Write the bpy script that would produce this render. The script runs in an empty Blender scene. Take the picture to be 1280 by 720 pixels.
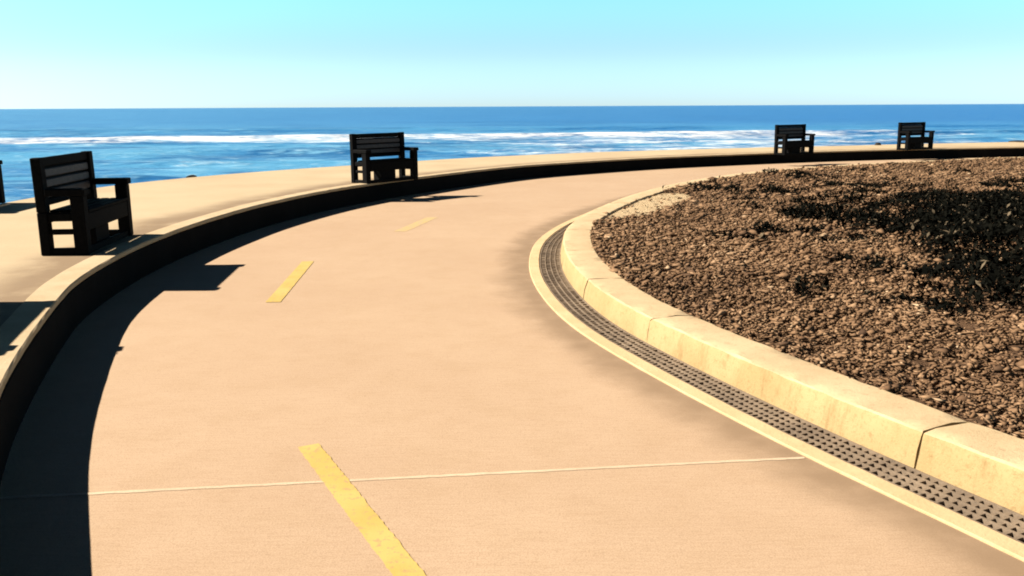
import bpy, math, random
import numpy as np

random.seed(7)
RNG = np.random.default_rng(11)
scene = bpy.context.scene
COL = scene.collection

# ------------------------------------------------------------------ helpers
def tag(o, label=None, cat=None, group=None, kind=None):
    if label: o['label'] = label
    if cat: o['category'] = cat
    if group: o['group'] = group
    if kind: o['kind'] = kind
    return o

def empty(name, loc, rz=0.0):
    o = bpy.data.objects.new(name, None)
    COL.objects.link(o)
    o.location = loc
    o.rotation_euler = (0, 0, rz)
    o.empty_display_size = 0.2
    return o

def mesh_obj(name, verts, faces, mats, parent=None, smooth=False, attrs=None, fmat=None):
    me = bpy.data.meshes.new(name)
    me.from_pydata([tuple(v) for v in verts], [], [tuple(f) for f in faces])
    for m in (mats if isinstance(mats, (list, tuple)) else [mats]):
        me.materials.append(m)
    if fmat is not None:
        me.polygons.foreach_set('material_index', np.asarray(fmat, dtype=np.int32))
    if attrs:
        for k, a in attrs.items():
            at = me.attributes.new(k, 'FLOAT', 'POINT')
            at.data.foreach_set('value', np.asarray(a, dtype=np.float32))
    if smooth:
        me.polygons.foreach_set('use_smooth', [True] * len(me.polygons))
    me.update()
    o = bpy.data.objects.new(name, me)
    COL.objects.link(o)
    if parent: o.parent = parent
    return o

def np_mesh(name, V, F, mats, attrs=None, smooth=False):
    """fast mesh from numpy arrays, all faces with the same number of corners"""
    n, k = F.shape
    me = bpy.data.meshes.new(name)
    me.vertices.add(len(V)); me.vertices.foreach_set('co', V.astype(np.float32).ravel())
    me.loops.add(n * k); me.loops.foreach_set('vertex_index', F.astype(np.int32).ravel())
    me.polygons.add(n)
    me.polygons.foreach_set('loop_start', np.arange(0, n * k, k, dtype=np.int32))
    me.polygons.foreach_set('loop_total', np.full(n, k, dtype=np.int32))
    if attrs:
        for a, v in attrs.items():
            at = me.attributes.new(a, 'FLOAT', 'POINT')
            at.data.foreach_set('value', np.asarray(v, dtype=np.float32))
    me.materials.append(mats)
    me.update(calc_edges=True); me.validate()
    if smooth: me.polygons.foreach_set('use_smooth', [True] * n)
    o = bpy.data.objects.new(name, me); COL.objects.link(o)
    return o

def zg(x, y):
    """the bike path dips gently beyond the bend"""
    t = np.clip((np.asarray(y, dtype=float) - 12) / 16, 0, 1)
    return -0.16 * t * t * (3 - 2 * t)

def catmull(P, step_n=24):
    P = np.asarray(P, dtype=float)
    Q = np.vstack([2 * P[0] - P[1], P, 2 * P[-1] - P[-2]])
    out = []
    for i in range(1, len(Q) - 2):
        p0, p1, p2, p3 = Q[i - 1], Q[i], Q[i + 1], Q[i + 2]
        for k in range(step_n):
            t = k / step_n
            out.append(0.5 * ((2 * p1) + (-p0 + p2) * t + (2 * p0 - 5 * p1 + 4 * p2 - p3) * t * t
                              + (-p0 + 3 * p1 - 3 * p2 + p3) * t ** 3))
    out.append(Q[-2])
    return np.array(out)

def smooth_line(P, it=30):
    P = P.copy()
    for _ in range(it):
        P[1:-1] = 0.25 * P[:-2] + 0.5 * P[1:-1] + 0.25 * P[2:]
    return P

def resample(P, step):
    d = np.r_[0, np.cumsum(np.linalg.norm(np.diff(P, axis=0), axis=1))]
    s = np.arange(0, d[-1], step)
    return np.stack([np.interp(s, d, P[:, i]) for i in range(P.shape[1])], axis=1), s

def normals(P):
    t = np.gradient(P, axis=0)
    t /= np.linalg.norm(t, axis=1)[:, None]
    return np.stack([t[:, 1], -t[:, 0]], axis=1), t          # to the right of travel

def vnoise(x, y, seed=0):
    xi = np.floor(x).astype(np.int64); yi = np.floor(y).astype(np.int64)
    fx = x - xi; fy = y - yi
    fx = fx * fx * (3 - 2 * fx); fy = fy * fy * (3 - 2 * fy)
    def h(a, b):
        n = (a * 374761393 + b * 668265263 + seed * 1442695041) & 0x7fffffff
        n = ((n ^ (n >> 13)) * 1274126177) & 0x7fffffff
        return ((n ^ (n >> 16)) & 0xffff) / 65535.0
    return (h(xi, yi) * (1 - fx) + h(xi + 1, yi) * fx) * (1 - fy) + (h(xi, yi + 1) * (1 - fx) + h(xi + 1, yi + 1) * fx) * fy

def fbm(x, y, seed=0, octv=4):
    s = 0; a = 0.5; tot = 0
    for o in range(octv):
        s = s + a * vnoise(x * 2 ** o + 17.3 * o, y * 2 ** o - 9.1 * o, seed + o); tot += a; a *= 0.5
    return s / tot

def sstep(a, b, x):
    t = np.clip((x - a) / (b - a), 0, 1)
    return t * t * (3 - 2 * t)

# ------------------------------------------------------------------ materials
class NB:
    def __init__(self, name):
        self.m = bpy.data.materials.new(name); self.m.use_nodes = True
        self.t = self.m.node_tree; self.n = self.t.nodes; self.l = self.t.links
        self.b = self.n['Principled BSDF']
        self.tc = self.n.new('ShaderNodeTexCoord')
    def put(self, sock, v):
        if isinstance(v, bpy.types.NodeSocket): self.l.new(v, sock)
        else: sock.default_value = v
    def noise(self, scale, detail=4, rough=0.55, stretch=None, coord=None):
        v = coord or self.tc.outputs['Object']
        if stretch:
            mp = self.n.new('ShaderNodeMapping'); self.l.new(v, mp.inputs[0]); mp.inputs['Scale'].default_value = stretch; v = mp.outputs[0]
        t = self.n.new('ShaderNodeTexNoise'); self.l.new(v, t.inputs['Vector'])
        t.inputs['Scale'].default_value = scale; t.inputs['Detail'].default_value = detail; t.inputs['Roughness'].default_value = rough
        return t.outputs['Fac']
    def voronoi(self, scale, feature='F1', out='Distance', stretch=None):
        v = self.tc.outputs['Object']
        if stretch:
            mp = self.n.new('ShaderNodeMapping'); self.l.new(v, mp.inputs[0]); mp.inputs['Scale'].default_value = stretch; v = mp.outputs[0]
        t = self.n.new('ShaderNodeTexVoronoi'); t.feature = feature; self.l.new(v, t.inputs['Vector']); t.inputs['Scale'].default_value = scale
        return t.outputs[out]
    def attr(self, name):
        a = self.n.new('ShaderNodeAttribute'); a.attribute_name = name; return a.outputs['Fac']
    def rng(self, v, a, b, c=0.0, d=1.0, smooth=True):
        r = self.n.new('ShaderNodeMapRange'); r.interpolation_type = 'SMOOTHSTEP' if smooth else 'LINEAR'
        self.put(r.inputs[0], v)
        for i, x in enumerate((a, b, c, d)): r.inputs[1 + i].default_value = x
        return r.outputs[0]
    def math(self, op, a, b=0.0):
        r = self.n.new('ShaderNodeMath'); r.operation = op; self.put(r.inputs[0], a); self.put(r.inputs[1], b); return r.outputs[0]
    def mix(self, f, a, b, mode='MIX'):
        r = self.n.new('ShaderNodeMix'); r.data_type = 'RGBA'; r.blend_type = mode
        self.put(r.inputs[0], f)
        self.put(r.inputs[6], a if isinstance(a, bpy.types.NodeSocket) else (*a, 1))
        self.put(r.inputs[7], b if isinstance(b, bpy.types.NodeSocket) else (*b, 1))
        return r.outputs[2]
    def bump(self, h, strength, dist):
        r = self.n.new('ShaderNodeBump'); self.put(r.inputs['Height'], h)
        r.inputs['Strength'].default_value = strength; r.inputs['Distance'].default_value = dist
        self.l.new(r.outputs[0], self.b.inputs['Normal'])
    def done(self, col=None, rough=None, spec=0.3):
        if col is not None: self.put(self.b.inputs['Base Color'], col if isinstance(col, bpy.types.NodeSocket) else (*col, 1))
        if rough is not None: self.put(self.b.inputs['Roughness'], rough)
        self.b.inputs['Specular IOR Level'].default_value = spec
        return self.m

def m_path():
    k = NB('tan_path_concrete')
    big = k.noise(0.55, 5, 0.6); mid = k.noise(3.2, 6, 0.65); fine = k.noise(130, 4, 0.7)
    broom = k.noise(14, 6, 0.7, (0.35, 5.0, 1))
    c = k.mix(k.rng(big, 0.32, 0.7), (0.345, 0.238, 0.150), (0.372, 0.262, 0.168))
    c = k.mix(k.rng(mid, 0.42, 0.7, 0, 0.3), c, (0.30, 0.20, 0.115))
    c = k.mix(k.rng(broom, 0.40, 0.66, 0, 0.22), c, (0.228, 0.135, 0.075))
    c = k.mix(k.rng(k.noise(38, 4, 0.7), 0.5, 0.7, 0.0, 0.30), c, (0.22, 0.142, 0.085))
    c = k.mix(k.rng(fine, 0.42, 0.62, 0.0, 0.40), c, (0.18, 0.108, 0.06))
    c = k.mix(k.rng(fine, 0.62, 0.78, 0.0, 0.5), c, (0.396, 0.282, 0.18))
    # brown grime that has washed down along the kerb
    e = k.attr('edge')
    wob = k.math('ADD', e, k.math('MULTIPLY', k.math('SUBTRACT', k.noise(2.2, 5, 0.6), 0.5), 0.42))
    g = k.math('MULTIPLY', k.rng(wob, 0.52, 0.12), k.rng(k.noise(4, 4), 0.25, 0.6, 0.72, 1.0))
    c = k.mix(k.math('MULTIPLY', g, 0.85), c, (0.165, 0.107, 0.062))
    # pale washed out scratches where the joint meets the gutter
    # hairline cracks
    cr = k.voronoi(0.42, 'DISTANCE_TO_EDGE')
    crw = k.math('MULTIPLY', k.rng(cr, 0.004, 0.0), k.rng(k.noise(0.7, 2), 0.52, 0.6))
    c = k.mix(k.math('MULTIPLY', crw, 0.0), c, (0.12, 0.072, 0.042))
    h = k.math('ADD', k.math('MULTIPLY', fine, 0.6), k.math('MULTIPLY', broom, 0.5))
    k.bump(h, 0.35, 0.004)
    return k.done(c, 0.88, 0.2)

def m_terrace():
    k = NB('cream_promenade_concrete')
    big = k.noise(0.5, 5, 0.6); fine = k.noise(90, 4, 0.7)
    c = k.mix(k.rng(big, 0.3, 0.7), (0.324, 0.24, 0.141), (0.372, 0.285, 0.174))
    c = k.mix(k.rng(fine, 0.45, 0.7, 0, 0.35), c, (0.216, 0.15, 0.09))
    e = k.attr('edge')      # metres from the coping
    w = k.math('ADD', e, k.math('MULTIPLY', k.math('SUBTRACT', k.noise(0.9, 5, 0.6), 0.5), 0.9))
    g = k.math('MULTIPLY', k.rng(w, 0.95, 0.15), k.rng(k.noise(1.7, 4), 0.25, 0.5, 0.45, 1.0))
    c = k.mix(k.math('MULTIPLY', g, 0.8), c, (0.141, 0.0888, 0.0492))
    k.bump(fine, 0.3, 0.004)
    return k.done(c, 0.9, 0.2)

def m_conc(name, a, b, dark, spots=0.35, streak=False, spec=0.2):
    k = NB(name)
    n1 = k.noise(2.3, 6, 0.65); n2 = k.noise(60, 5, 0.7)
    c = k.mix(k.rng(n1, 0.3, 0.72), a, b)
    c = k.mix(k.rng(n2, 0.5, 0.75, 0, spots), c, dark)
    c = k.mix(k.rng(k.noise(22, 5, 0.75), 0.55, 0.72, 0, spots), c, dark)
    c = k.mix(k.rng(k.noise(7, 6, 0.75), 0.56, 0.7, 0, spots * 0.9), c, dark)
    if streak:
        st = k.noise(9, 5, 0.7, (1, 1, 0.15))
        c = k.mix(k.rng(st, 0.52, 0.72, 0, 0.5), c, dark)
    pit = k.voronoi(45)
    k.bump(k.math('ADD', n2, k.math('MULTIPLY', k.rng(pit, 0.0, 0.3), 0.4)), 0.5, 0.006)
    return k.done(c, 0.9, spec)

M = {}
M['path'] = m_path()
M['terrace'] = m_terrace()
M['coping'] = m_conc('cream_coping', (0.336, 0.246, 0.141), (0.396, 0.3, 0.186), (0.216, 0.144, 0.078), 0.3)
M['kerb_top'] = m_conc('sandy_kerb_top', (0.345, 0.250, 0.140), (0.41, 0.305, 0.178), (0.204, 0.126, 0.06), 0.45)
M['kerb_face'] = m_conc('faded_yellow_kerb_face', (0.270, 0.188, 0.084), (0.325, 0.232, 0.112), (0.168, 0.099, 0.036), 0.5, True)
M['strip'] = m_conc('pale_gutter_edge', (0.375, 0.268, 0.140), (0.44, 0.325, 0.18), (0.25, 0.165, 0.085), 0.3)
M['wall'] = m_conc('near_black_wall', (0.0035, 0.0033, 0.0033), (0.0065, 0.006, 0.006), (0.0036, 0.0036, 0.0036), 0.4, False, 0.04)  # near-black over the whole wall, faintly mottled

def m_paint():
    k = NB('worn_yellow_paint')
    n = k.noise(28, 6, 0.72); n2 = k.noise(3, 4)
    c = k.mix(k.rng(n2, 0.3, 0.7), (0.36, 0.24, 0.057), (0.408, 0.282, 0.084))
    c = k.mix(k.rng(n, 0.52, 0.66, 0, 0.8), c, (0.282, 0.174, 0.09))
    k.bump(k.noise(120, 4), 0.3, 0.003)
    return k.done(c, 0.75, 0.3)
M['paint'] = m_paint()
def m_paint2():
    k = NB('rubbed_yellow_paint')
    n = k.noise(16, 6, 0.72)
    c = k.mix(k.rng(n, 0.38, 0.62), (0.375, 0.265, 0.090), (0.325, 0.222, 0.138))
    return k.done(c, 0.8, 0.3)
M['paint_worn'] = m_paint2()
M['joint'] = m_conc('pale_joint_filler', (0.38, 0.28, 0.185), (0.44, 0.335, 0.225), (0.34, 0.235, 0.145), 0.5)

def m_flat(name, a, b, scale, rough, spec, bump=0.2):
    k = NB(name)
    n = k.noise(scale, 5, 0.65, (1, 1, 1))
    k.bump(n, bump, 0.004)
    return k.done(k.mix(k.rng(n, 0.35, 0.7), a, b), rough, spec)
M['bench'] = m_flat('black_painted_wood', (0.0016, 0.0015, 0.0015), (0.004, 0.0036, 0.0036), 25, 0.75, 0.05)
M['slat'] = m_flat('charcoal_slat', (0.024, 0.0216, 0.0228), (0.045, 0.0408, 0.042), 20, 0.6, 0.3)
M['iron'] = m_conc('silted_drain_grating', (0.120, 0.086, 0.058), (0.195, 0.142, 0.094), (0.05, 0.04, 0.03), 0.6)
M['channel'] = m_flat('brown_drain_silt', (0.075, 0.053, 0.034), (0.13, 0.094, 0.06), 14, 0.95, 0.1, 0.5)
M['rock'] = m_flat('dark_rock', (0.012, 0.0114, 0.0108), (0.036, 0.0312, 0.027), 6, 0.9, 0.2, 0.6)
M['sand'] = m_flat('pale_beach_sand', (0.252, 0.198, 0.132), (0.312, 0.252, 0.174), 3, 0.95, 0.1)
M['bluff'] = m_flat('sandy_bluff', (0.12, 0.087, 0.054), (0.204, 0.153, 0.096), 2.5, 0.95, 0.1, 0.6)
M['land'] = m_flat('dry_land', (0.096, 0.063, 0.036), (0.15, 0.102, 0.06), 1.2, 0.95, 0.1, 0.6)

def m_soil():
    k = NB('mulch_soil')
    n = k.noise(9, 7, 0.7); n2 = k.noise(45, 5, 0.7)
    c = k.mix(k.rng(n, 0.35, 0.65), (0.051, 0.0276, 0.0144), (0.102, 0.057, 0.03))
    c = k.mix(k.rng(n2, 0.45, 0.7, 0, 0.7), c, (0.126, 0.075, 0.042))
    s = k.attr('sandy')
    c = k.mix(k.math('MULTIPLY', k.rng(s, 0.15, 0.45), k.rng(n, 0.3, 0.5, 0.7, 1)), c, (0.37, 0.27, 0.155))
    k.bump(k.math('ADD', n, n2), 0.8, 0.03)
    return k.done(c, 0.97, 0.1)
M['soil'] = m_soil()

def m_chip():
    k = NB('wood_chip_mulch')
    a = k.attr('tint'); n = k.noise(30, 4, 0.6)
    r = k.n.new('ShaderNodeValToRGB'); k.l.new(a, r.inputs[0])
    cr = r.color_ramp
    cr.elements[0].position = 0; cr.elements[0].color = (0.022, 0.013, 0.008, 1)
    cr.elements[1].position = 1; cr.elements[1].color = (0.36, 0.25, 0.15, 1)
    for p, c in ((0.25, (0.090, 0.049, 0.025)), (0.55, (0.165, 0.094, 0.048)), (0.85, (0.245, 0.148, 0.080))):
        e = cr.elements.new(p); e.color = (*c, 1)
    c = k.mix(k.rng(n, 0.4, 0.75, 0, 0.4), r.outputs[0], (0.06, 0.033, 0.018))
    return k.done(c, 0.9, 0.15)
M['chip'] = m_chip()
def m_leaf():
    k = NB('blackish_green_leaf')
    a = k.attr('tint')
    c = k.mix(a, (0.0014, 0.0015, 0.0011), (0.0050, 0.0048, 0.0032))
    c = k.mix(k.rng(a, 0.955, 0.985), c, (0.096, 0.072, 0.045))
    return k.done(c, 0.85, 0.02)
M['leaf'] = m_leaf()

def m_sea():
    k = NB('sea_water')
    f = k.attr('foam'); d = k.attr('depth')
    n1 = k.noise(0.055, 6, 0.62, (0.30, 1.0, 1)); n2 = k.noise(0.16, 6, 0.68, (0.5, 1.0, 1)); n3 = k.noise(0.9, 5, 0.65, (0.4, 1, 1))
    n4 = k.noise(0.10, 5, 0.6, (0.4, 1.0, 1))
    c = k.mix(d, (0.055, 0.200, 0.340), (0.004, 0.088, 0.275))
    c = k.mix(k.rng(n1, 0.42, 0.62, 0, 0.75), c, (0.004, 0.075, 0.225))
    near = k.rng(d, 0.55, 0.05)
    c = k.mix(k.math('MULTIPLY', k.rng(n4, 0.50, 0.60, 0, 0.85), near), c, (0.004, 0.060, 0.175))
    c = k.mix(k.math('MULTIPLY', k.rng(n2, 0.52, 0.66, 0, 0.8), near), c, (0.13, 0.31, 0.44))
    c = k.mix(k.math('MULTIPLY', k.rng(n3, 0.56, 0.70, 0, 0.7), near), c, (0.24, 0.38, 0.45))  # fine pale flecks: sparkle on the nearer water painted into the colour
    th = k.math('ADD', k.math('MULTIPLY', n2, 0.55), k.math('MULTIPLY', n3, 0.45))
    fm = k.math('ADD', f, k.math('MULTIPLY', k.math('SUBTRACT', th, 0.5), 3.0))
    fac = k.rng(fm, 0.40, 1.08)
    c = k.mix(fac, c, (0.48, 0.492, 0.492))
    h = k.math('ADD', k.math('MULTIPLY', n2, 1.0), k.math('MULTIPLY', n3, 0.35))
    k.bump(h, 0.9, 0.9)
    k.l.new(k.rng(fac, 0, 1, 0.28, 0.9), k.b.inputs['Roughness'])
    k.l.new(c, k.b.inputs['Base Color'])
    k.b.inputs['Specular IOR Level'].default_value = 0.12
    return k.m
M['sea'] = m_sea()

# ------------------------------------------------------------------ control lines (metres; +y is ahead, +x right)
Wc = [(-1, -8), (-1, -4), (-1.05, -1), (-1.25, 1), (-1.6, 2.2), (-2.03, 3.07), (-2.7, 4.5), (-3.38, 6.4), (-3.68, 7.5), (-3.87, 8.9),
      (-3.92, 10.2), (-3.86, 11.5), (-3.66, 13.2), (-3.1, 15.7), (-2.0, 18.6), (-0.1, 22.6), (1.6, 24.7), (4.2, 27), (7, 28.6),
      (9.7, 29.9), (12.7, 31), (15.6, 31.8), (23, 33.4), (33, 34.6), (50, 35)]
Kc = [(3, -8), (3, -4), (2.95, -1), (2.7, 1), (2.3, 2.4), (1.99, 3.14), (1.36, 4.47), (0.74, 6.05), (0.41, 7.2), (0.23, 8.5),
      (0.19, 9.8), (0.30, 11.3), (0.60, 12.7), (1.05, 14.1), (1.85, 16.2), (3.05, 18.75), (4.45, 21.05), (6.35, 23.5), (8.8, 25.6),
      (11.25, 27.1), (14, 28.5), (16.6, 29.6), (24, 31.2), (34, 31.8), (50, 32)]
Tc = [(-5.5, -8), (-5.6, -4), (-5.8, -1), (-6, 1), (-6.2, 2.5), (-6.5, 4), (-6.9, 6), (-7.2, 8), (-7.4, 9.5), (-7.6, 11.3),
      (-7.7, 13), (-7.7, 15), (-7.4, 17.3), (-6.5, 20), (-4.9, 22.9), (-2, 26.8), (0.3, 28.8), (3.2, 30.7), (6.5, 32.2),
      (9.6, 33.4), (12.9, 34.4), (16, 35.6), (23, 37.5), (33, 39), (50, 40)]
Wl = smooth_line(catmull(Wc)); Kl = smooth_line(catmull(Kc)); Tl = smooth_line(catmull(Tc))
WALL_H = 0.35

def ribbon(name, A, B, za, zb, cols, mat, parent=None, edge_from=None, zoff=0.0):
    n = len(A); V = []; E = []
    for i in range(n):
        wid = np.linalg.norm(B[i] - A[i])
        for j in range(cols + 1):
            t = j / cols
            p = A[i] * (1 - t) + B[i] * t
            V.append((p[0], p[1], float(zg(*p)) + za * (1 - t) + zb * t + zoff))
            E.append(wid * t if edge_from == 'A' else wid * (1 - t))
    F = []
    c = cols + 1
    for i in range(n - 1):
        for j in range(cols):
            F.append((i * c + j, i * c + j + 1, (i + 1) * c + j + 1, (i + 1) * c + j))
    return mesh_obj(name, V, F, mat, parent, True, {'edge': E})

# ------------------------------------------------------------------ bike path
nW, tW = normals(Wl); nK, tK = normals(Kl)
path = ribbon('bike_path', Wl - nW * 0.08, Kl + nK * 0.05, 0, 0, 14, M['path'], edge_from='B')
# make faces look up
tag(path, kind='structure')

def dash(name, p, q, w, mat, label, z=0.004):
    """painted line: a thin sheet following the gentle bend, with slightly ragged edges"""
    p = np.array(p, float); q = np.array(q, float)
    t = (q - p) / np.linalg.norm(q - p); nr = np.array([t[1], -t[0]])
    V = []; F = []; N = 90
    for i in range(N + 1):
        c = p + (q - p) * i / N
        for s in (-1, 1):
            r = w / 2 + random.uniform(-0.0035, 0.003)
            v = c + nr * s * r
            V.append((v[0], v[1], float(zg(*v)) + z))
    for i in range(N): F.append((2 * i, 2 * i + 1, 2 * i + 3, 2 * i + 2))
    o = mesh_obj(name, V, F, mat, path)
    if label: o['label'] = label
    return o
dash('lane_dash', (-1.08, 4.38), (-0.22, 2.72), 0.115, M['paint'], 'bold yellow painted dash nearest the camera')
dash('lane_dash', (-2.19, 7.87), (-2.36, 10.04), 0.135, M['paint'], 'slender yellow painted dash leaning right')
dash('lane_dash', (-1.60, 12.5), (-1.28, 14.2), 0.18, M['paint_worn'], 'faded, almost worn away yellow dash', z=0.0018)
dash('path_joint', (-2.36, 3.76), (1.475, 4.185), 0.026, M['joint'], 'thin pale joint line across the path', z=0.002)

# ------------------------------------------------------------------ retaining wall with coping
def sweep(name, line, prof, mat, parent=None, zbase=zg, jitter=0.0, closed=False, mats_idx=None):
    """profile points are (offset to the right of travel, z)"""
    nr, _ = normals(line); V = []; F = []; fm = []
    m = len(prof)
    for i in range(len(line)):
        z0 = float(zbase(*line[i]))
        for (o, z) in prof:
            p = line[i] + nr[i] * (o + (random.uniform(-jitter, jitter) if jitter else 0))
            V.append((p[0], p[1], z0 + z + (random.uniform(-jitter, jitter) if jitter else 0)))
    seg = m if closed else m - 1
    for i in range(len(line) - 1):
        for j in range(seg):
            a = i * m + j; b = i * m + (j + 1) % m
            F.append((a, b, b + m, a + m)); fm.append(mats_idx[j] if mats_idx else 0)
    return mesh_obj(name, V, F, mat, parent, False, None, fm)

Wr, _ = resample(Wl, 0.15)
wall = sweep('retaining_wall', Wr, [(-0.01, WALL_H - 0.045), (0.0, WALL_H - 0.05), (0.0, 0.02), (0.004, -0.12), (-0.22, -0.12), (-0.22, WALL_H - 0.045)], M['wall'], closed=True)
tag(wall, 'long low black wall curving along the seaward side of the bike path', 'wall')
nWr, _ = normals(Wr)
cope = sweep('coping', Wr, [(-0.23, WALL_H - 0.043), (-0.012, WALL_H - 0.043), (-0.002, WALL_H - 0.03), (-0.006, WALL_H - 0.004), (-0.016, WALL_H + 0.004), (-0.23, WALL_H + 0.005)],
             M['coping'], wall, closed=True, jitter=0.0012)
cope['label'] = 'cream concrete coping on the wall top'

# ------------------------------------------------------------------ promenade, bluff, beach, land
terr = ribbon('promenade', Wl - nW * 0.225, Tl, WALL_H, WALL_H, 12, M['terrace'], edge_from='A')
tag(terr, kind='structure')
nT, _ = normals(Tl)
def slope_sheet(name, rows, mat, rough_amp):
    V = []; F = []; n = len(Tl)
    for r, (off, z, rel) in enumerate(rows):
        for i in range(n):
            p = Tl[i] - nT[i] * off
            if r > 0: p = p + rough_amp * (np.array([fbm(p[0] * .4, p[1] * .4, 5), fbm(p[0] * .4, p[1] * .4, 9)]) - 0.5)
            zz = z + (float(zg(*p)) if rel else 0) + (rough_amp * 0.5 * (fbm(p[0] * .5, p[1] * .5, 3) - 0.5) if 0 < r else 0)
            V.append((p[0], p[1], zz))
    for r in range(len(rows) - 1):
        for i in range(n - 1):
            F.append((r * n + i, r * n + i + 1, (r + 1) * n + i + 1, (r + 1) * n + i))
    return mesh_obj(name, V, F, mat, None, True)
bl = slope_sheet('bluff', [(0, WALL_H - 0.002, True), (0.12, WALL_H - 0.06, True), (0.5, -0.4, True), (1.5, -1.6, True), (2.8, -2.9, False), (4.5, -4.0, False), (7, -4.55, False), (14, -4.9, False), (22, -5.5, False)], M['bluff'], 0.5)
tag(bl, kind='structure')
# dry land: one sheet under everything, from the bluff edge inland
V = []; F = []; n = len(Tl)
for i in range(n):
    V.append((Tl[i][0] + 0.25, Tl[i][1] - 0.25, float(zg(*Tl[i])) - 0.25))
for i in range(n):
    t = i / (n - 1)
    a = math.radians(-100 + 95 * t)
    V.append((40 + 400 * math.cos(a) * 1.0, -60 + 330 * math.sin(a) + (90 if t > .9 else 0) * 0, -0.5))
for i in range(n - 1): F.append((i, i + 1, n + i + 1, n + i))
land = mesh_obj('ground', V, F, M['land']); tag(land, kind='structure')

# ------------------------------------------------------------------ sea
SEA = -5.0
ys = np.r_[np.linspace(12, 45, 12, endpoint=False), np.arange(45, 270, 0.9), 270 * (20000 / 270.0) ** np.linspace(0.004, 1, 90)]
xm = np.r_[np.linspace(0, 260, 110), 260 * (20000 / 260.0) ** np.linspace(0.03, 1, 40)]
xs = np.r_[-xm[::-1][:-1], xm]
X, Y = np.meshgrid(xs, ys)
warp = (fbm(X * 0.018, Y * 0.012, 21) - 0.5) * 26 + (fbm(X * 0.09, Y * 0.05, 27) - 0.5) * 7
Yw = Y + warp
def ridge(c, w, h): return h * np.exp(-((Yw - c) / w) ** 2)
fade = sstep(420, 240, Y) * sstep(40, 60, Y)
cb0 = 205 + 0.22 * np.clip(X, -160, 10)
br = fbm(X * 0.012, Y * 0.02, 31)
Z = (ridge(cb0, 5.5, 0.75) + ridge(168, 5, 0.45) * sstep(.35, .6, br) + ridge(132, 4, .5) + ridge(104, 3.2, .42) * sstep(.3, .6, br) + ridge(82, 2.6, .3) + ridge(265, 9, .7) + ridge(330, 9, .6)) * fade
cb = 205 + 0.22 * np.clip(X, -160, 10); wb = 23 + 8 * sstep(-110, -20, X)
Z = Z + (fbm(X * 0.10, Y * 0.25, 41, 5) - 0.5) * 0.5 * sstep(600, 200, Y)
right = sstep(-25, 10, X) * sstep(150, 40, X)
foam = np.exp(-((Yw - cb) / wb) ** 2) * 0.84 * sstep(170, 40, X)
foam = np.maximum(foam, right * sstep(112, 128, Yw) * sstep(225, 200, Yw) * (0.36 + 0.42 * fbm(X * .02, Y * .05, 51)))
foam = np.maximum(foam, np.exp(-((Yw - 72) / 13) ** 2) * 0.36)
foam = np.maximum(foam, np.exp(-((Yw - 103) / 6) ** 2) * 0.34)
foam = np.maximum(foam, np.exp(-((Yw - 134) / 5) ** 2) * 0.34)
depth = sstep(130, 420, Y) * (0.35 + 0.65 * sstep(-150, 120, X * 200 / np.maximum(Y, 200)))
NX = len(xs); NY = len(ys)
Vs = np.stack([X.ravel(), Y.ravel(), (SEA + Z).ravel()], axis=1)
ii, jj = np.meshgrid(np.arange(NX - 1), np.arange(NY - 1)); a = (jj * NX + ii).ravel()
Fs = np.stack([a, a + 1, a + NX + 1, a + NX], axis=1)
sea = np_mesh('sea', Vs, Fs, M['sea'], {'foam': foam.ravel(), 'depth': depth.ravel()}, True)
tag(sea, kind='structure')

# ------------------------------------------------------------------ gutter, drain grate, kerb
Kr, sK = resample(Kl, 0.05)
vis0 = int(np.searchsorted(sK, 9.0))
strip = sweep('gutter_edging', Kr[::2], [(0.0, -0.05), (0.002, 0.008), (0.008, 0.012), (0.112, 0.012), (0.118, 0.006), (0.120, -0.09)], M['strip'], jitter=0.0012)
tag(strip, 'narrow pale concrete edging strip between bike path and drain grate', 'edging')
gr = empty('drain_grate', (float(Kr[vis0][0]), float(Kr[vis0][1]), 0))
tag(gr, 'grey slotted drain grating running along the foot of the sandy kerb', 'drain grate')
off = -np.array([Kr[vis0][0], Kr[vis0][1], 0])
def shift(o): o.data.transform(__import__('mathutils').Matrix.Translation(off)); return o
shift(sweep('channel', Kr[::2], [(0.09, -0.045), (0.23, -0.055), (0.37, -0.045)], M['channel'], gr, zbase=lambda x, y: zg(x, y) + 0.046 * float(sstep(5.2, 8.6, y + 0.5 * math.sin(x * 9 + y * 5)))))
# rails and staggered cross bars
nKr, tKr = normals(Kr)
V = []; F = []
def boxat(c, ex, ey, hx, hy, z0, z1):
    b = len(V)
    for z in (z0, z1):
        for sx, sy in ((-1, -1), (1, -1), (1, 1), (-1, 1)):
            p = c + ex * hx * sx + ey * hy * sy
            V.append((p[0], p[1], z))
    for f in ((4, 5, 6, 7), (0, 1, 5, 4), (1, 2, 6, 5), (2, 3, 7, 6), (3, 0, 4, 7)): F.append(tuple(b + q for q in f))
Kg, sg = resample(Kl, 0.004)
nKg, tKg = normals(Kg)
s_start = sK[np.argmin(np.linalg.norm(Kr - np.array([2.95, -1]), axis=1))]
s_end = sK[np.argmin(np.linalg.norm(Kr - np.array([0.75, 13.2]), axis=1))]
rows = [(0.134, 0.182), (0.194, 0.238), (0.250, 0.294), (0.306, 0.348)]
pitch = 0.047
s = s_start; k = 0
while s < s_end:
    for ri, (a0, a1) in enumerate(rows):
        q = int((s + (pitch / 2 if ri % 2 else 0)) / 0.004)
        z = float(zg(*Kg[q]))
        c = Kg[q] + nKg[q] * (a0 + a1) / 2
        boxat(c, tKg[q], nKg[q], 0.0085, (a1 - a0) / 2 + 0.003, z - 0.03, z + random.uniform(-0.004, 0.004))
    s += pitch; k += 1
i0 = int(s_start / 0.05); i1 = int(s_end / 0.05)
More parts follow.
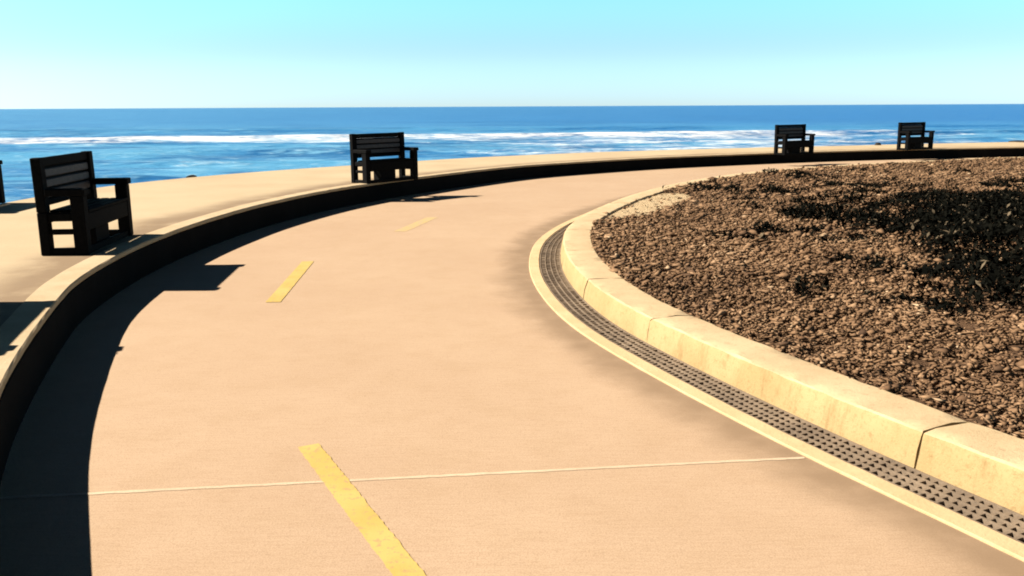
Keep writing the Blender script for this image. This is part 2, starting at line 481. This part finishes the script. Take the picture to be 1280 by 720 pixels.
for a0, a1 in ((0.122, 0.134), (0.183, 0.193), (0.239, 0.249), (0.295, 0.305), (0.350, 0.362)):
    for i in range(i0, i1):
        z = float(zg(*Kr[i]))
        b = len(V)
        for q in (i, i + 1):
            for o_, zz in ((a0, -0.03), (a0, 0.006), (a1, 0.006), (a1, -0.03)):
                p = Kr[q] + nKr[q] * o_
                V.append((p[0], p[1], float(zg(*p)) + zz))
        for j in range(3): F.append((b + j, b + j + 1, b + 4 + j + 1, b + 4 + j))
shift(mesh_obj('bars', V, F, M['iron'], gr))

# kerb: cast lengths with cracked joints
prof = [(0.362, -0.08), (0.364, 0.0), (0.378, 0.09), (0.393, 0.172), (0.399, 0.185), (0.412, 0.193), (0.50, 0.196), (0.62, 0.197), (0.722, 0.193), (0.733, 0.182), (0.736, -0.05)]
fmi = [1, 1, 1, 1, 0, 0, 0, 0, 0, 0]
sj = [0.3]
targets = [(2.02, 4.05), (1.10, 6.45), (0.76, 7.95), (0.62, 9.6)]
Kf = Kr + nKr * 0.40
for t in targets: sj.append(sK[np.argmin(np.linalg.norm(Kf - np.array(t), axis=1))])
sj = sorted(sj)
full = [0.3]
while full[-1] + 2.2 < sj[1] - 1.2: full.append(full[-1] + 2.2)
full += sj[1:]
while full[-1] < sK[-1] - 3: full.append(full[-1] + 1.75)
V = []; F = []; fm = []
m = len(prof)
Kg2, _ = resample(Kl, 0.01); nKg2, _ = normals(Kg2)
def crack(): return [random.uniform(-0.014, 0.014) for _ in prof]
cracks = [crack() for _ in full]
for b in range(len(full) - 1):
    s0, s1 = full[b] + 0.007, full[b + 1] - 0.007
    cnt = max(6, int((s1 - s0) / 0.08))
    base = len(V)
    for i in range(cnt + 1):
        t = i / cnt
        for j, (o_, z_) in enumerate(prof):
            s = s0 + (s1 - s0) * t
            if i == 0: s += cracks[b][j]
            if i == cnt: s += cracks[b + 1][j]
            q = min(max(int(s / 0.01), 0), len(Kg2) - 1)
            jit = 0.0035 if 0 < j < m - 1 else 0
            dip = -0.006 if i in (0, cnt) and 3 <= j <= 8 else 0
            p = Kg2[q] + nKg2[q] * (o_ + random.uniform(-jit, jit) + (0.005 if dip and j < 6 else 0))
            V.append((p[0], p[1], float(zg(*p)) + z_ + random.uniform(-jit, jit) + dip))
    for i in range(cnt):
        for j in range(m - 1):
            a = base + i * m + j
            F.append((a, a + 1, a + 1 + m, a + m)); fm.append(fmi[j])
    F.append(tuple(base + j for j in range(m))); fm.append(1)
    F.append(tuple(base + cnt * m + j for j in reversed(range(m)))); fm.append(1)
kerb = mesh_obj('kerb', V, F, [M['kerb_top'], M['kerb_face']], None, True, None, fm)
kerb.data.set_sharp_from_angle(angle=math.radians(28))
tag(kerb, 'sandy yellow concrete kerb with cracked joints around the mulch bed', 'kerb')

# ------------------------------------------------------------------ mulch bed
Kb = Kl + nK * 0.727
cols = 46
wids = np.linspace(0, 1, cols + 1) ** 1.8 * 30
V = []; F = []; S = []
# rows leave the kerb and head for the inland side (a point far to the right), so nothing folds over at the tight bend
def bed_z(x, y, dist):
    base = zg(x, y) * 1.0 + 0.165 + 0.11 * sstep(0.1, 2.2, dist) * sstep(14, 9, y) - 0.10 * sstep(13, 17, y) * sstep(0.3, 2.0, dist) - 0.15 * sstep(4.5, 13, dist)
    return base + 0.10 * (fbm(x * 0.9, y * 0.9, 61) - 0.5) * sstep(0.05, 0.6, dist) + 0.05 * (fbm(x * 4, y * 4, 63) - 0.5) * sstep(0.02, 0.3, dist)
def dist_kerb(x, y):
    """distance to the back of the kerb for arrays of points"""
    L = Kb[::4]
    out = np.empty(len(x))
    for i0 in range(0, len(x), 4000):
        dx = x[i0:i0 + 4000, None] - L[None, :, 0]; dy = y[i0:i0 + 4000, None] - L[None, :, 1]
        out[i0:i0 + 4000] = np.sqrt((dx * dx + dy * dy).min(axis=1))
    return out
poly = np.vstack([Kb, [(60, 20), (60, -12), (3.6, -12)]])
def inside(x, y):
    c = np.zeros(len(x), bool); P = poly
    for i in range(len(P)):
        x1, y1 = P[i - 1]; x2, y2 = P[i]
        if y1 == y2: continue
        hit = ((y1 > y) != (y2 > y)) & (x < (x2 - x1) * (y - y1) / (y2 - y1) + x1)
        c ^= hit
    return c
# soil sheet: triangular fan rows from each kerb point towards an inland spine
spine = np.stack([np.interp(np.linspace(0, 1, len(Kb)), [0, .25, .55, .75, 1], [20, 16, 16, 26, 50]),
                  np.interp(np.linspace(0, 1, len(Kb)), [0, .25, .55, .75, 1], [-8, 2, 9, 14, 22])], axis=1)
pts = []
for j in range(cols + 1):
    t = (j / cols) ** 1.7
    pts.append(Kb * (1 - t) + spine * t)
P = np.array(pts).transpose(1, 0, 2).reshape(-1, 2)
D = dist_kerb(P[:, 0], P[:, 1])
Zb = bed_z(P[:, 0], P[:, 1], D)
sandy = sstep(1.35, 0.5, np.hypot((P[:, 0] - 1.9 - 0.45 * (P[:, 1] - 14.2)) / 0.85, (P[:, 1] - 14.2) / 2.2))
c = cols + 1
F = np.array([(i * c + j, i * c + j + 1, (i + 1) * c + j + 1, (i + 1) * c + j) for i in range(len(Kb) - 1) for j in range(cols)])
bed = np_mesh('mulch_bed', np.column_stack([P, Zb]), F, M['soil'], {'sandy': sandy}, True)
tag(bed, kind='structure')

def chips(name, N, sizes, region, mat, dens=None, tint_lo=0, tint_hi=1, lift=0.0, flat=0.45, seed=1):
    r = np.random.default_rng(seed)
    x = r.uniform(region[0], region[1], N); y = r.uniform(region[2], region[3], N)
    ok = inside(x, y); x, y = x[ok], y[ok]
    d = dist_kerb(x, y)
    ok = d > 0.02
    if dens is not None: ok &= r.random(len(x)) < dens(x, y, d)
    x, y, d = x[ok], y[ok], d[ok]; n = len(x)
    sz = r.uniform(sizes[0], sizes[1], n) * (0.7 + 0.8 * r.random(n) ** 3)
    dirs = np.array([(1, 0, 0), (0, 1, 0), (-1, 0, 0), (0, -1, 0), (0, 0, 1), (0, 0, -1)], float)
    Vv = dirs[None] * (1 + r.uniform(-0.5, 0.4, (n, 6, 1))) + r.uniform(-0.25, 0.25, (n, 6, 3))
    Vv[:, :, 0] *= r.uniform(0.9, 2.6, (n, 1)); Vv[:, :, 2] *= flat * r.uniform(0.4, 1.3, (n, 1))
    Vv *= sz[:, None, None] * 0.5
    rx = r.normal(0, 0.7, n); rz = r.uniform(0, 2 * np.pi, n)
    cx, sx = np.cos(rx)[:, None], np.sin(rx)[:, None]
    yy = Vv[:, :, 1] * cx - Vv[:, :, 2] * sx; zz = Vv[:, :, 1] * sx + Vv[:, :, 2] * cx
    cz, sz_ = np.cos(rz)[:, None], np.sin(rz)[:, None]
    xx = Vv[:, :, 0] * cz - yy * sz_; yy = Vv[:, :, 0] * sz_ + yy * cz
    z0 = bed_z(x, y, d) + sz * 0.12 + r.uniform(0, 1, n) ** 2 * lift
    W = np.stack([xx + x[:, None], yy + y[:, None], zz + z0[:, None]], axis=2).reshape(-1, 3)
    tri = np.array([(0, 1, 4), (1, 2, 4), (2, 3, 4), (3, 0, 4), (1, 0, 5), (2, 1, 5), (3, 2, 5), (0, 3, 5)])
    Ff = (tri[None] + (np.arange(n) * 6)[:, None, None]).reshape(-1, 3)
    patch = fbm(x * 1.3, y * 1.3, 71)
    tint = np.clip(r.normal(0.52, 0.16, n) + (patch - 0.5) * 0.5, 0, 1)
    return W, Ff, np.repeat(tint, 6)

def join(parts):
    Vs, Fs, Ts = [], [], []; b = 0
    for W, Ff, t in parts:
        Vs.append(W); Fs.append(Ff + b); Ts.append(t); b += len(W)
    return np.vstack(Vs), np.vstack(Fs), np.concatenate(Ts)
def cover_p(x, y):
    # ground cover thickens away from the kerb, thins out again towards the far side
    xb = 2.95 + 0.27 * (y - 6.0) + 0.3 * np.sin(y * 1.7)
    p = sstep(-0.5, 1.5, x - xb) * sstep(5.0, 6.2, y) * (1 - 0.62 * sstep(11.5, 14.5, y - 0.45 * (x - 5))) * sstep(21, 17.5, y)
    p = np.maximum(p, 0.72 * sstep(1.0, 0.5, np.hypot((x - 4.0) / 1.2, (y - 11.6) / 0.7)))
    p = np.maximum(p, 0.6 * sstep(1.0, 0.5, np.hypot((x - 6.6) / 2.2, (y - 14.6) / 0.9)))
    return np.maximum(p, 0.13)
def mask_c(x, y):
    sand = 1.6 * (np.hypot((x - 2.0 - 0.45 * (y - 14.2)) / 1.1, (y - 14.2) / 2.4) < 1.0)
    return -sand + cover_p(x, y) * 1.4 + (fbm(x * 1.15, y * 1.15, 81, 3) - 0.5) * 2.0 + (fbm(x * 4.2, y * 4.2, 87, 2) - 0.5) * 1.6
notsand = lambda x, y, d: np.where(np.hypot((x - 1.9 - 0.45 * (y - 14.2)) / 0.85, (y - 14.2) / 2.2) + 0.8 * (fbm(x * 2.2, y * 2.2, 55) - 0.5) < 1.0, 0.015, np.where(mask_c(x, y) > 0.62, 0.16, 1.0))
pk = join([
    chips('c', 120000, (0.016, 0.042), (0.6, 6.5, 2.0, 9.5), M['chip'], notsand, lift=0.05, seed=2),
    chips('c', 130000, (0.024, 0.058), (0.6, 13, 7.5, 16), M['chip'], notsand, lift=0.07, seed=3),
    chips('c', 80000, (0.04, 0.085), (1.0, 20, 13, 31), M['chip'], notsand, lift=0.05, seed=4),
])
mulch = np_mesh('mulch_chips', pk[0], pk[1], M['chip'], {'tint': pk[2]})
tag(mulch, kind='stuff')

# dark ground cover sprawling over the right-hand side of the bed
def cover(seed, N):
    r = np.random.default_rng(seed)
    x = r.uniform(2.0, 18, N); y = r.uniform(6.0, 24, N)
    p = cover_p(x, y)
    clump = fbm(x * 1.15, y * 1.15, 81, 3)
    ok = inside(x, y) & (mask_c(x, y) > 0.62)
    x, y, clump, p = x[ok], y[ok], clump[ok], p[ok]; n = len(x)
    d = dist_kerb(x, y)
    h = (0.05 + 0.19 * np.clip(p * 1.2 + (fbm(x * 1.7, y * 1.7, 83, 3) - 0.55) * 2.0, 0, 1)) * r.uniform(0.15, 1.0, n)
    L = r.uniform(0.02, 0.055, n); w = L * r.uniform(0.25, 0.5, n)
    a = r.uniform(0, 2 * np.pi, n); el = r.uniform(-0.1, 1.1, n)
    ux = np.stack([np.cos(a) * np.cos(el), np.sin(a) * np.cos(el), np.sin(el)], 1)
    sx = np.stack([-np.sin(a), np.cos(a), r.uniform(-.4, .4, n)], 1)
    c = np.stack([x, y, bed_z(x, y, d) + h], 1)
    q = np.stack([c - ux * L[:, None], c - sx * w[:, None], c + ux * L[:, None], c + sx * w[:, None]], 1)
    q[:, 1, 2] += L * 0.15; q[:, 3, 2] += L * 0.15
    return q.reshape(-1, 3), np.arange(n * 4).reshape(-1, 4), np.repeat(r.random(n), 4)
cv = cover(91, 330000)
gc = np_mesh('ground_cover', cv[0], cv[1], M['leaf'], {'tint': cv[2]})
tag(gc, kind='stuff')

# ------------------------------------------------------------------ benches
def rbox(V, F, x0, x1, y0, y1, z0, z1, b=0.008, rx=0.0, piv=(0, 0)):
    """bevelled box; rx leans it about an x-parallel axis through (y, z) = piv"""
    base = len(V)
    pts = []
    for z, ins in ((z0, b), (z0 + b, 0), (z1 - b, 0), (z1, b)):
        for px, py in ((x0 + b, y0), (x1 - b, y0), (x1, y0 + b), (x1, y1 - b), (x1 - b, y1), (x0 + b, y1), (x0, y1 - b), (x0, y0 + b)):
            cx, cy = (x0 + x1) / 2, (y0 + y1) / 2
            qx = px - math.copysign(min(ins, abs(px - cx)), px - cx); qy = py - math.copysign(min(ins, abs(py - cy)), py - cy)
            pts.append((qx, qy, z))
    if rx:
        c, s = math.cos(rx), math.sin(rx)
        pts = [(p[0], piv[0] + (p[1] - piv[0]) * c - (p[2] - piv[1]) * s, piv[1] + (p[1] - piv[0]) * s + (p[2] - piv[1]) * c) for p in pts]
    V.extend(pts)
    for k in range(3):
        for i in range(8):
            j = (i + 1) % 8
            F.append((base + k * 8 + i, base + k * 8 + j, base + (k + 1) * 8 + j, base + (k + 1) * 8 + i))
    F.append(tuple(base + i for i in reversed(range(8))))
    F.append(tuple(base + 24 + i for i in range(8)))

def bpart(name, boxes, mat, parent):
    V, F = [], []
    for bx in boxes:
        rbox(V, F, *bx[:6], **(bx[6] if len(bx) > 6 else {}))
    return mesh_obj(name, V, F, mat, parent)

BL = 1.42   # length; x along the bench, the front looks towards -y
def make_bench():
    root = empty('bench', (0, 0, 0))
    h = BL / 2
    lean = dict(rx=math.radians(-1), piv=(0.23, 0.42))
    # back: two posts, top rail, three broad slats with a panel-thin gap between them
    for s in (-1, 1):
        xa, xb = (-h, -h + 0.115) if s < 0 else (h - 0.115, h)
        bpart('back_post', [(xa, xb, 0.18, 0.27, 0.0, 0.42), (xa, xb, 0.18, 0.27, 0.418, 0.94, lean)], M['bench'], root)
        bpart('front_leg', [(xa, xb, -0.17, -0.045, 0.0, 0.575)], M['bench'], root)
        bpart('armrest', [(xa - 0.012, xb + 0.012, -0.19, 0.179, 0.577, 0.642)], M['bench'], root)
        bpart('side_rail', [(xa + 0.02, xb - 0.02, -0.044, 0.179, 0.33, 0.41)], M['bench'], root)
        bpart('stretcher', [(xa + 0.025, xb - 0.025, -0.044, 0.179, 0.20, 0.25)], M['bench'], root)
        bpart('foot_rail', [(xa + 0.01, xb - 0.01, -0.044, 0.179, 0.002, 0.065)], M['bench'], root)
    xi = h - 0.116
    br = bpart('backrest', [(-xi, xi, 0.20, 0.255, 0.85, 0.935, lean), (-xi, xi, 0.238, 0.25, 0.475, 0.848, lean), (-xi, xi, 0.20, 0.236, 0.475, 0.535, lean)], M['bench'], root)
    for z0 in (0.548, 0.648, 0.748):
        bpart('back_slat', [(-xi, xi, 0.202, 0.232, z0, z0 + 0.078, lean)], M['slat'], br)
    st = bpart('seat', [(-xi, xi, -0.165, -0.135, 0.23, 0.398), (-xi, xi, 0.185, 0.215, 0.31, 0.398)], M['bench'], root)
    for i in range(4):
        y0 = -0.175 + i * 0.095
        bpart('seat_slat', [(-xi, xi, y0, y0 + 0.084, 0.40, 0.432)], M['bench'], st)
    bpart('centre_support', [(-0.26, 0.14, -0.10, 0.12, 0.03, 0.398)], M['bench'], root)
    bpart('foot_rail', [(-xi, xi, -0.15, -0.105, 0.002, 0.065)], M['bench'], root)
    return root
def kids(o): return [c for c in bpy.data.objects if c.parent == o]
def copy_tree(o, parent=None):
    c = o.copy(); COL.objects.link(c)
    if parent:
        c.parent = parent
    for ch in kids(o): copy_tree(ch, c)
    return c
BENCHES = [  # left back post, right back post (seen from the path)
    ((-4.51, 8.42), (-4.66, 9.81), 'black slatted bench with grey back slats, second bench along the black wall'),
    ((-3.05, 17.05), (-2.21, 18.15), 'black bench standing by the wall at the middle of the bend, against the white surf'),
    ((8.42, 28.35), (9.55, 29.10), 'small distant black bench right of the bend, left of the farthest bench'),
    ((13.50, 31.05), (14.66, 31.75), 'farthest and smallest black bench, near the right end of the wall'),
    ((-7.97, 11.95), (-8.09, 13.35), 'black bench at the seaward rim of the promenade, cut off by the left edge'),
    ((-4.12, 4.90), (-4.52, 6.24), 'nearest black bench, outside the left edge with its shadow lying across the coping'),
]
proto = make_bench()
for i, (p, q, lab) in enumerate(BENCHES):
    o = proto if i == 0 else copy_tree(proto)
    p = np.array(p); q = np.array(q)
    t = (q - p) / np.linalg.norm(q - p); fr = np.array([t[1], -t[0]])
    c = (p + q) / 2 + fr * 0.225
    o.location = (c[0], c[1], float(zg(*c)) + WALL_H + 0.001)
    o.rotation_euler = (0, 0, math.atan2(t[1], t[0]))
    tag(o, lab, 'bench', 'black benches along the promenade')

# ------------------------------------------------------------------ rocks on the seaward rim
def rock(loc, size, label, seed):
    r = random.Random(seed)
    import bmesh
    bm = bmesh.new(); bmesh.ops.create_icosphere(bm, subdivisions=3, radius=1)
    for v in bm.verts:
        n = v.co.normalized()
        k_ = 1 + 0.5 * (fbm(np.array([n.x * 1.6 + seed]), np.array([n.y * 1.6 + n.z * 2.1]), seed, 4)[0] - 0.5)
        v.co = (n.x * size[0] * k_, n.y * size[1] * k_, max(n.z * size[2] * k_, -0.04))
    me = bpy.data.meshes.new('shore_rock'); bm.to_mesh(me); bm.free()
    me.materials.append(M['rock'])
    o = bpy.data.objects.new('shore_rock', me); COL.objects.link(o)
    o.location = loc; o.rotation_euler = (0, 0, r.uniform(0, 3))
    tag(o, label, 'rock', 'dark rocks on the promenade rim')
for i, (x, y, s, lab) in enumerate([
    (-6.95, 19.2, (0.17, 0.08, 0.04), 'low dark rock on the promenade rim between the two nearest benches in view'),
    (14.3, 34.75, (0.14, 0.12, 0.11), 'small dark rock on the rim just left of the farthest bench'),
    (21.2, 36.6, (0.9, 0.25, 0.08), 'long low dark rock at the right end of the promenade rim'),
]):
    rock((x, y, float(zg(x, y)) + WALL_H), s, lab, 40 + i)

# ------------------------------------------------------------------ light
EL = math.radians(39)
world = bpy.data.worlds.new('World'); scene.world = world; world.use_nodes = True
nt = world.node_tree; bg = nt.nodes['Background']
sky = nt.nodes.new('ShaderNodeTexSky'); sky.sky_type = 'NISHITA'; sky.sun_disc = False
sky.sun_elevation = EL; sky.sun_rotation = math.radians(-90)
sky.air_density = 0.45; sky.dust_density = 0.3; sky.ozone_density = 2.0; sky.altitude = 0
gm = nt.nodes.new('ShaderNodeGamma'); gm.inputs[1].default_value = 1.2
tint = nt.nodes.new('ShaderNodeMix'); tint.data_type = 'RGBA'; tint.blend_type = 'MULTIPLY'; tint.inputs[0].default_value = 1
tint.inputs[7].default_value = (1.55, 1.75, 1.55, 1)
# pale cyan low down; upper sky darkened by the ramp to deepen shadows
tc = nt.nodes.new('ShaderNodeTexCoord'); sx = nt.nodes.new('ShaderNodeSeparateXYZ'); nt.links.new(tc.outputs['Generated'], sx.inputs[0])
rp = nt.nodes.new('ShaderNodeValToRGB'); nt.links.new(sx.outputs[2], rp.inputs[0]); rp.color_ramp.interpolation = 'EASE'
rp.color_ramp.elements[0].position = 0.0; rp.color_ramp.elements[0].color = (0.50, 0.46, 0.50, 1)
rp.color_ramp.elements[1].position = 1.0; rp.color_ramp.elements[1].color = (0.035, 0.05, 0.09, 1)
for p_, c_ in ((0.05, (0.62, 0.56, 0.50, 1)), (0.13, (0.80, 0.94, 0.68, 1)), (0.22, (0.36, 0.48, 0.42, 1)), (0.40, (0.07, 0.09, 0.14, 1))):
    e_ = rp.color_ramp.elements.new(p_); e_.color = c_
m2 = nt.nodes.new('ShaderNodeMix'); m2.data_type = 'RGBA'; m2.blend_type = 'MULTIPLY'; m2.inputs[0].default_value = 1
nt.links.new(sky.outputs[0], gm.inputs[0]); nt.links.new(gm.outputs[0], tint.inputs[6]); nt.links.new(tint.outputs[2], m2.inputs[6])
nt.links.new(rp.outputs[0], m2.inputs[7]); nt.links.new(m2.outputs[2], bg.inputs[0])
bg.inputs[1].default_value = 0.05
sd = bpy.data.lights.new('sun', 'SUN'); sd.energy = 4.6; sd.angle = math.radians(0.5); sd.color = (1.0, 0.93, 0.82)
so = bpy.data.objects.new('sun', sd); COL.objects.link(so)
import mathutils
d = mathutils.Vector((math.cos(EL), 0.0, -math.sin(EL)))
so.rotation_euler = d.to_track_quat('-Z', 'Y').to_euler(); so.location = (-20, 5, 20)

# ------------------------------------------------------------------ camera
F_PX = 1100.0
pitch = math.atan((360 - 132.7) / F_PX); roll = math.atan(6.5 / 1280)
cam = bpy.data.cameras.new('camera'); co = bpy.data.objects.new('camera', cam); COL.objects.link(co)
cam.sensor_width = 36; cam.lens = 36 * F_PX / 1280
cam.clip_start = 0.05; cam.clip_end = 60000
fw = mathutils.Vector((0, math.cos(pitch), -math.sin(pitch))); rt = mathutils.Vector((1, 0, 0)); up = rt.cross(fw)
r2 = rt * math.cos(roll) - up * math.sin(roll); u2 = rt * math.sin(roll) + up * math.cos(roll)
mt = mathutils.Matrix((r2, u2, -fw)).transposed()
co.matrix_world = mathutils.Matrix.Translation((0, 0, 1.75)) @ mt.to_4x4()
scene.camera = co

vs = scene.view_settings
scene.display_settings.display_device = 'sRGB'
vs.view_transform = 'Standard'; vs.look = 'None'; vs.gamma = 1; vs.use_curve_mapping = False
vs.exposure = 1.7
scene.cycles.filter_width = 1.9
scene.cycles.max_bounces = 6
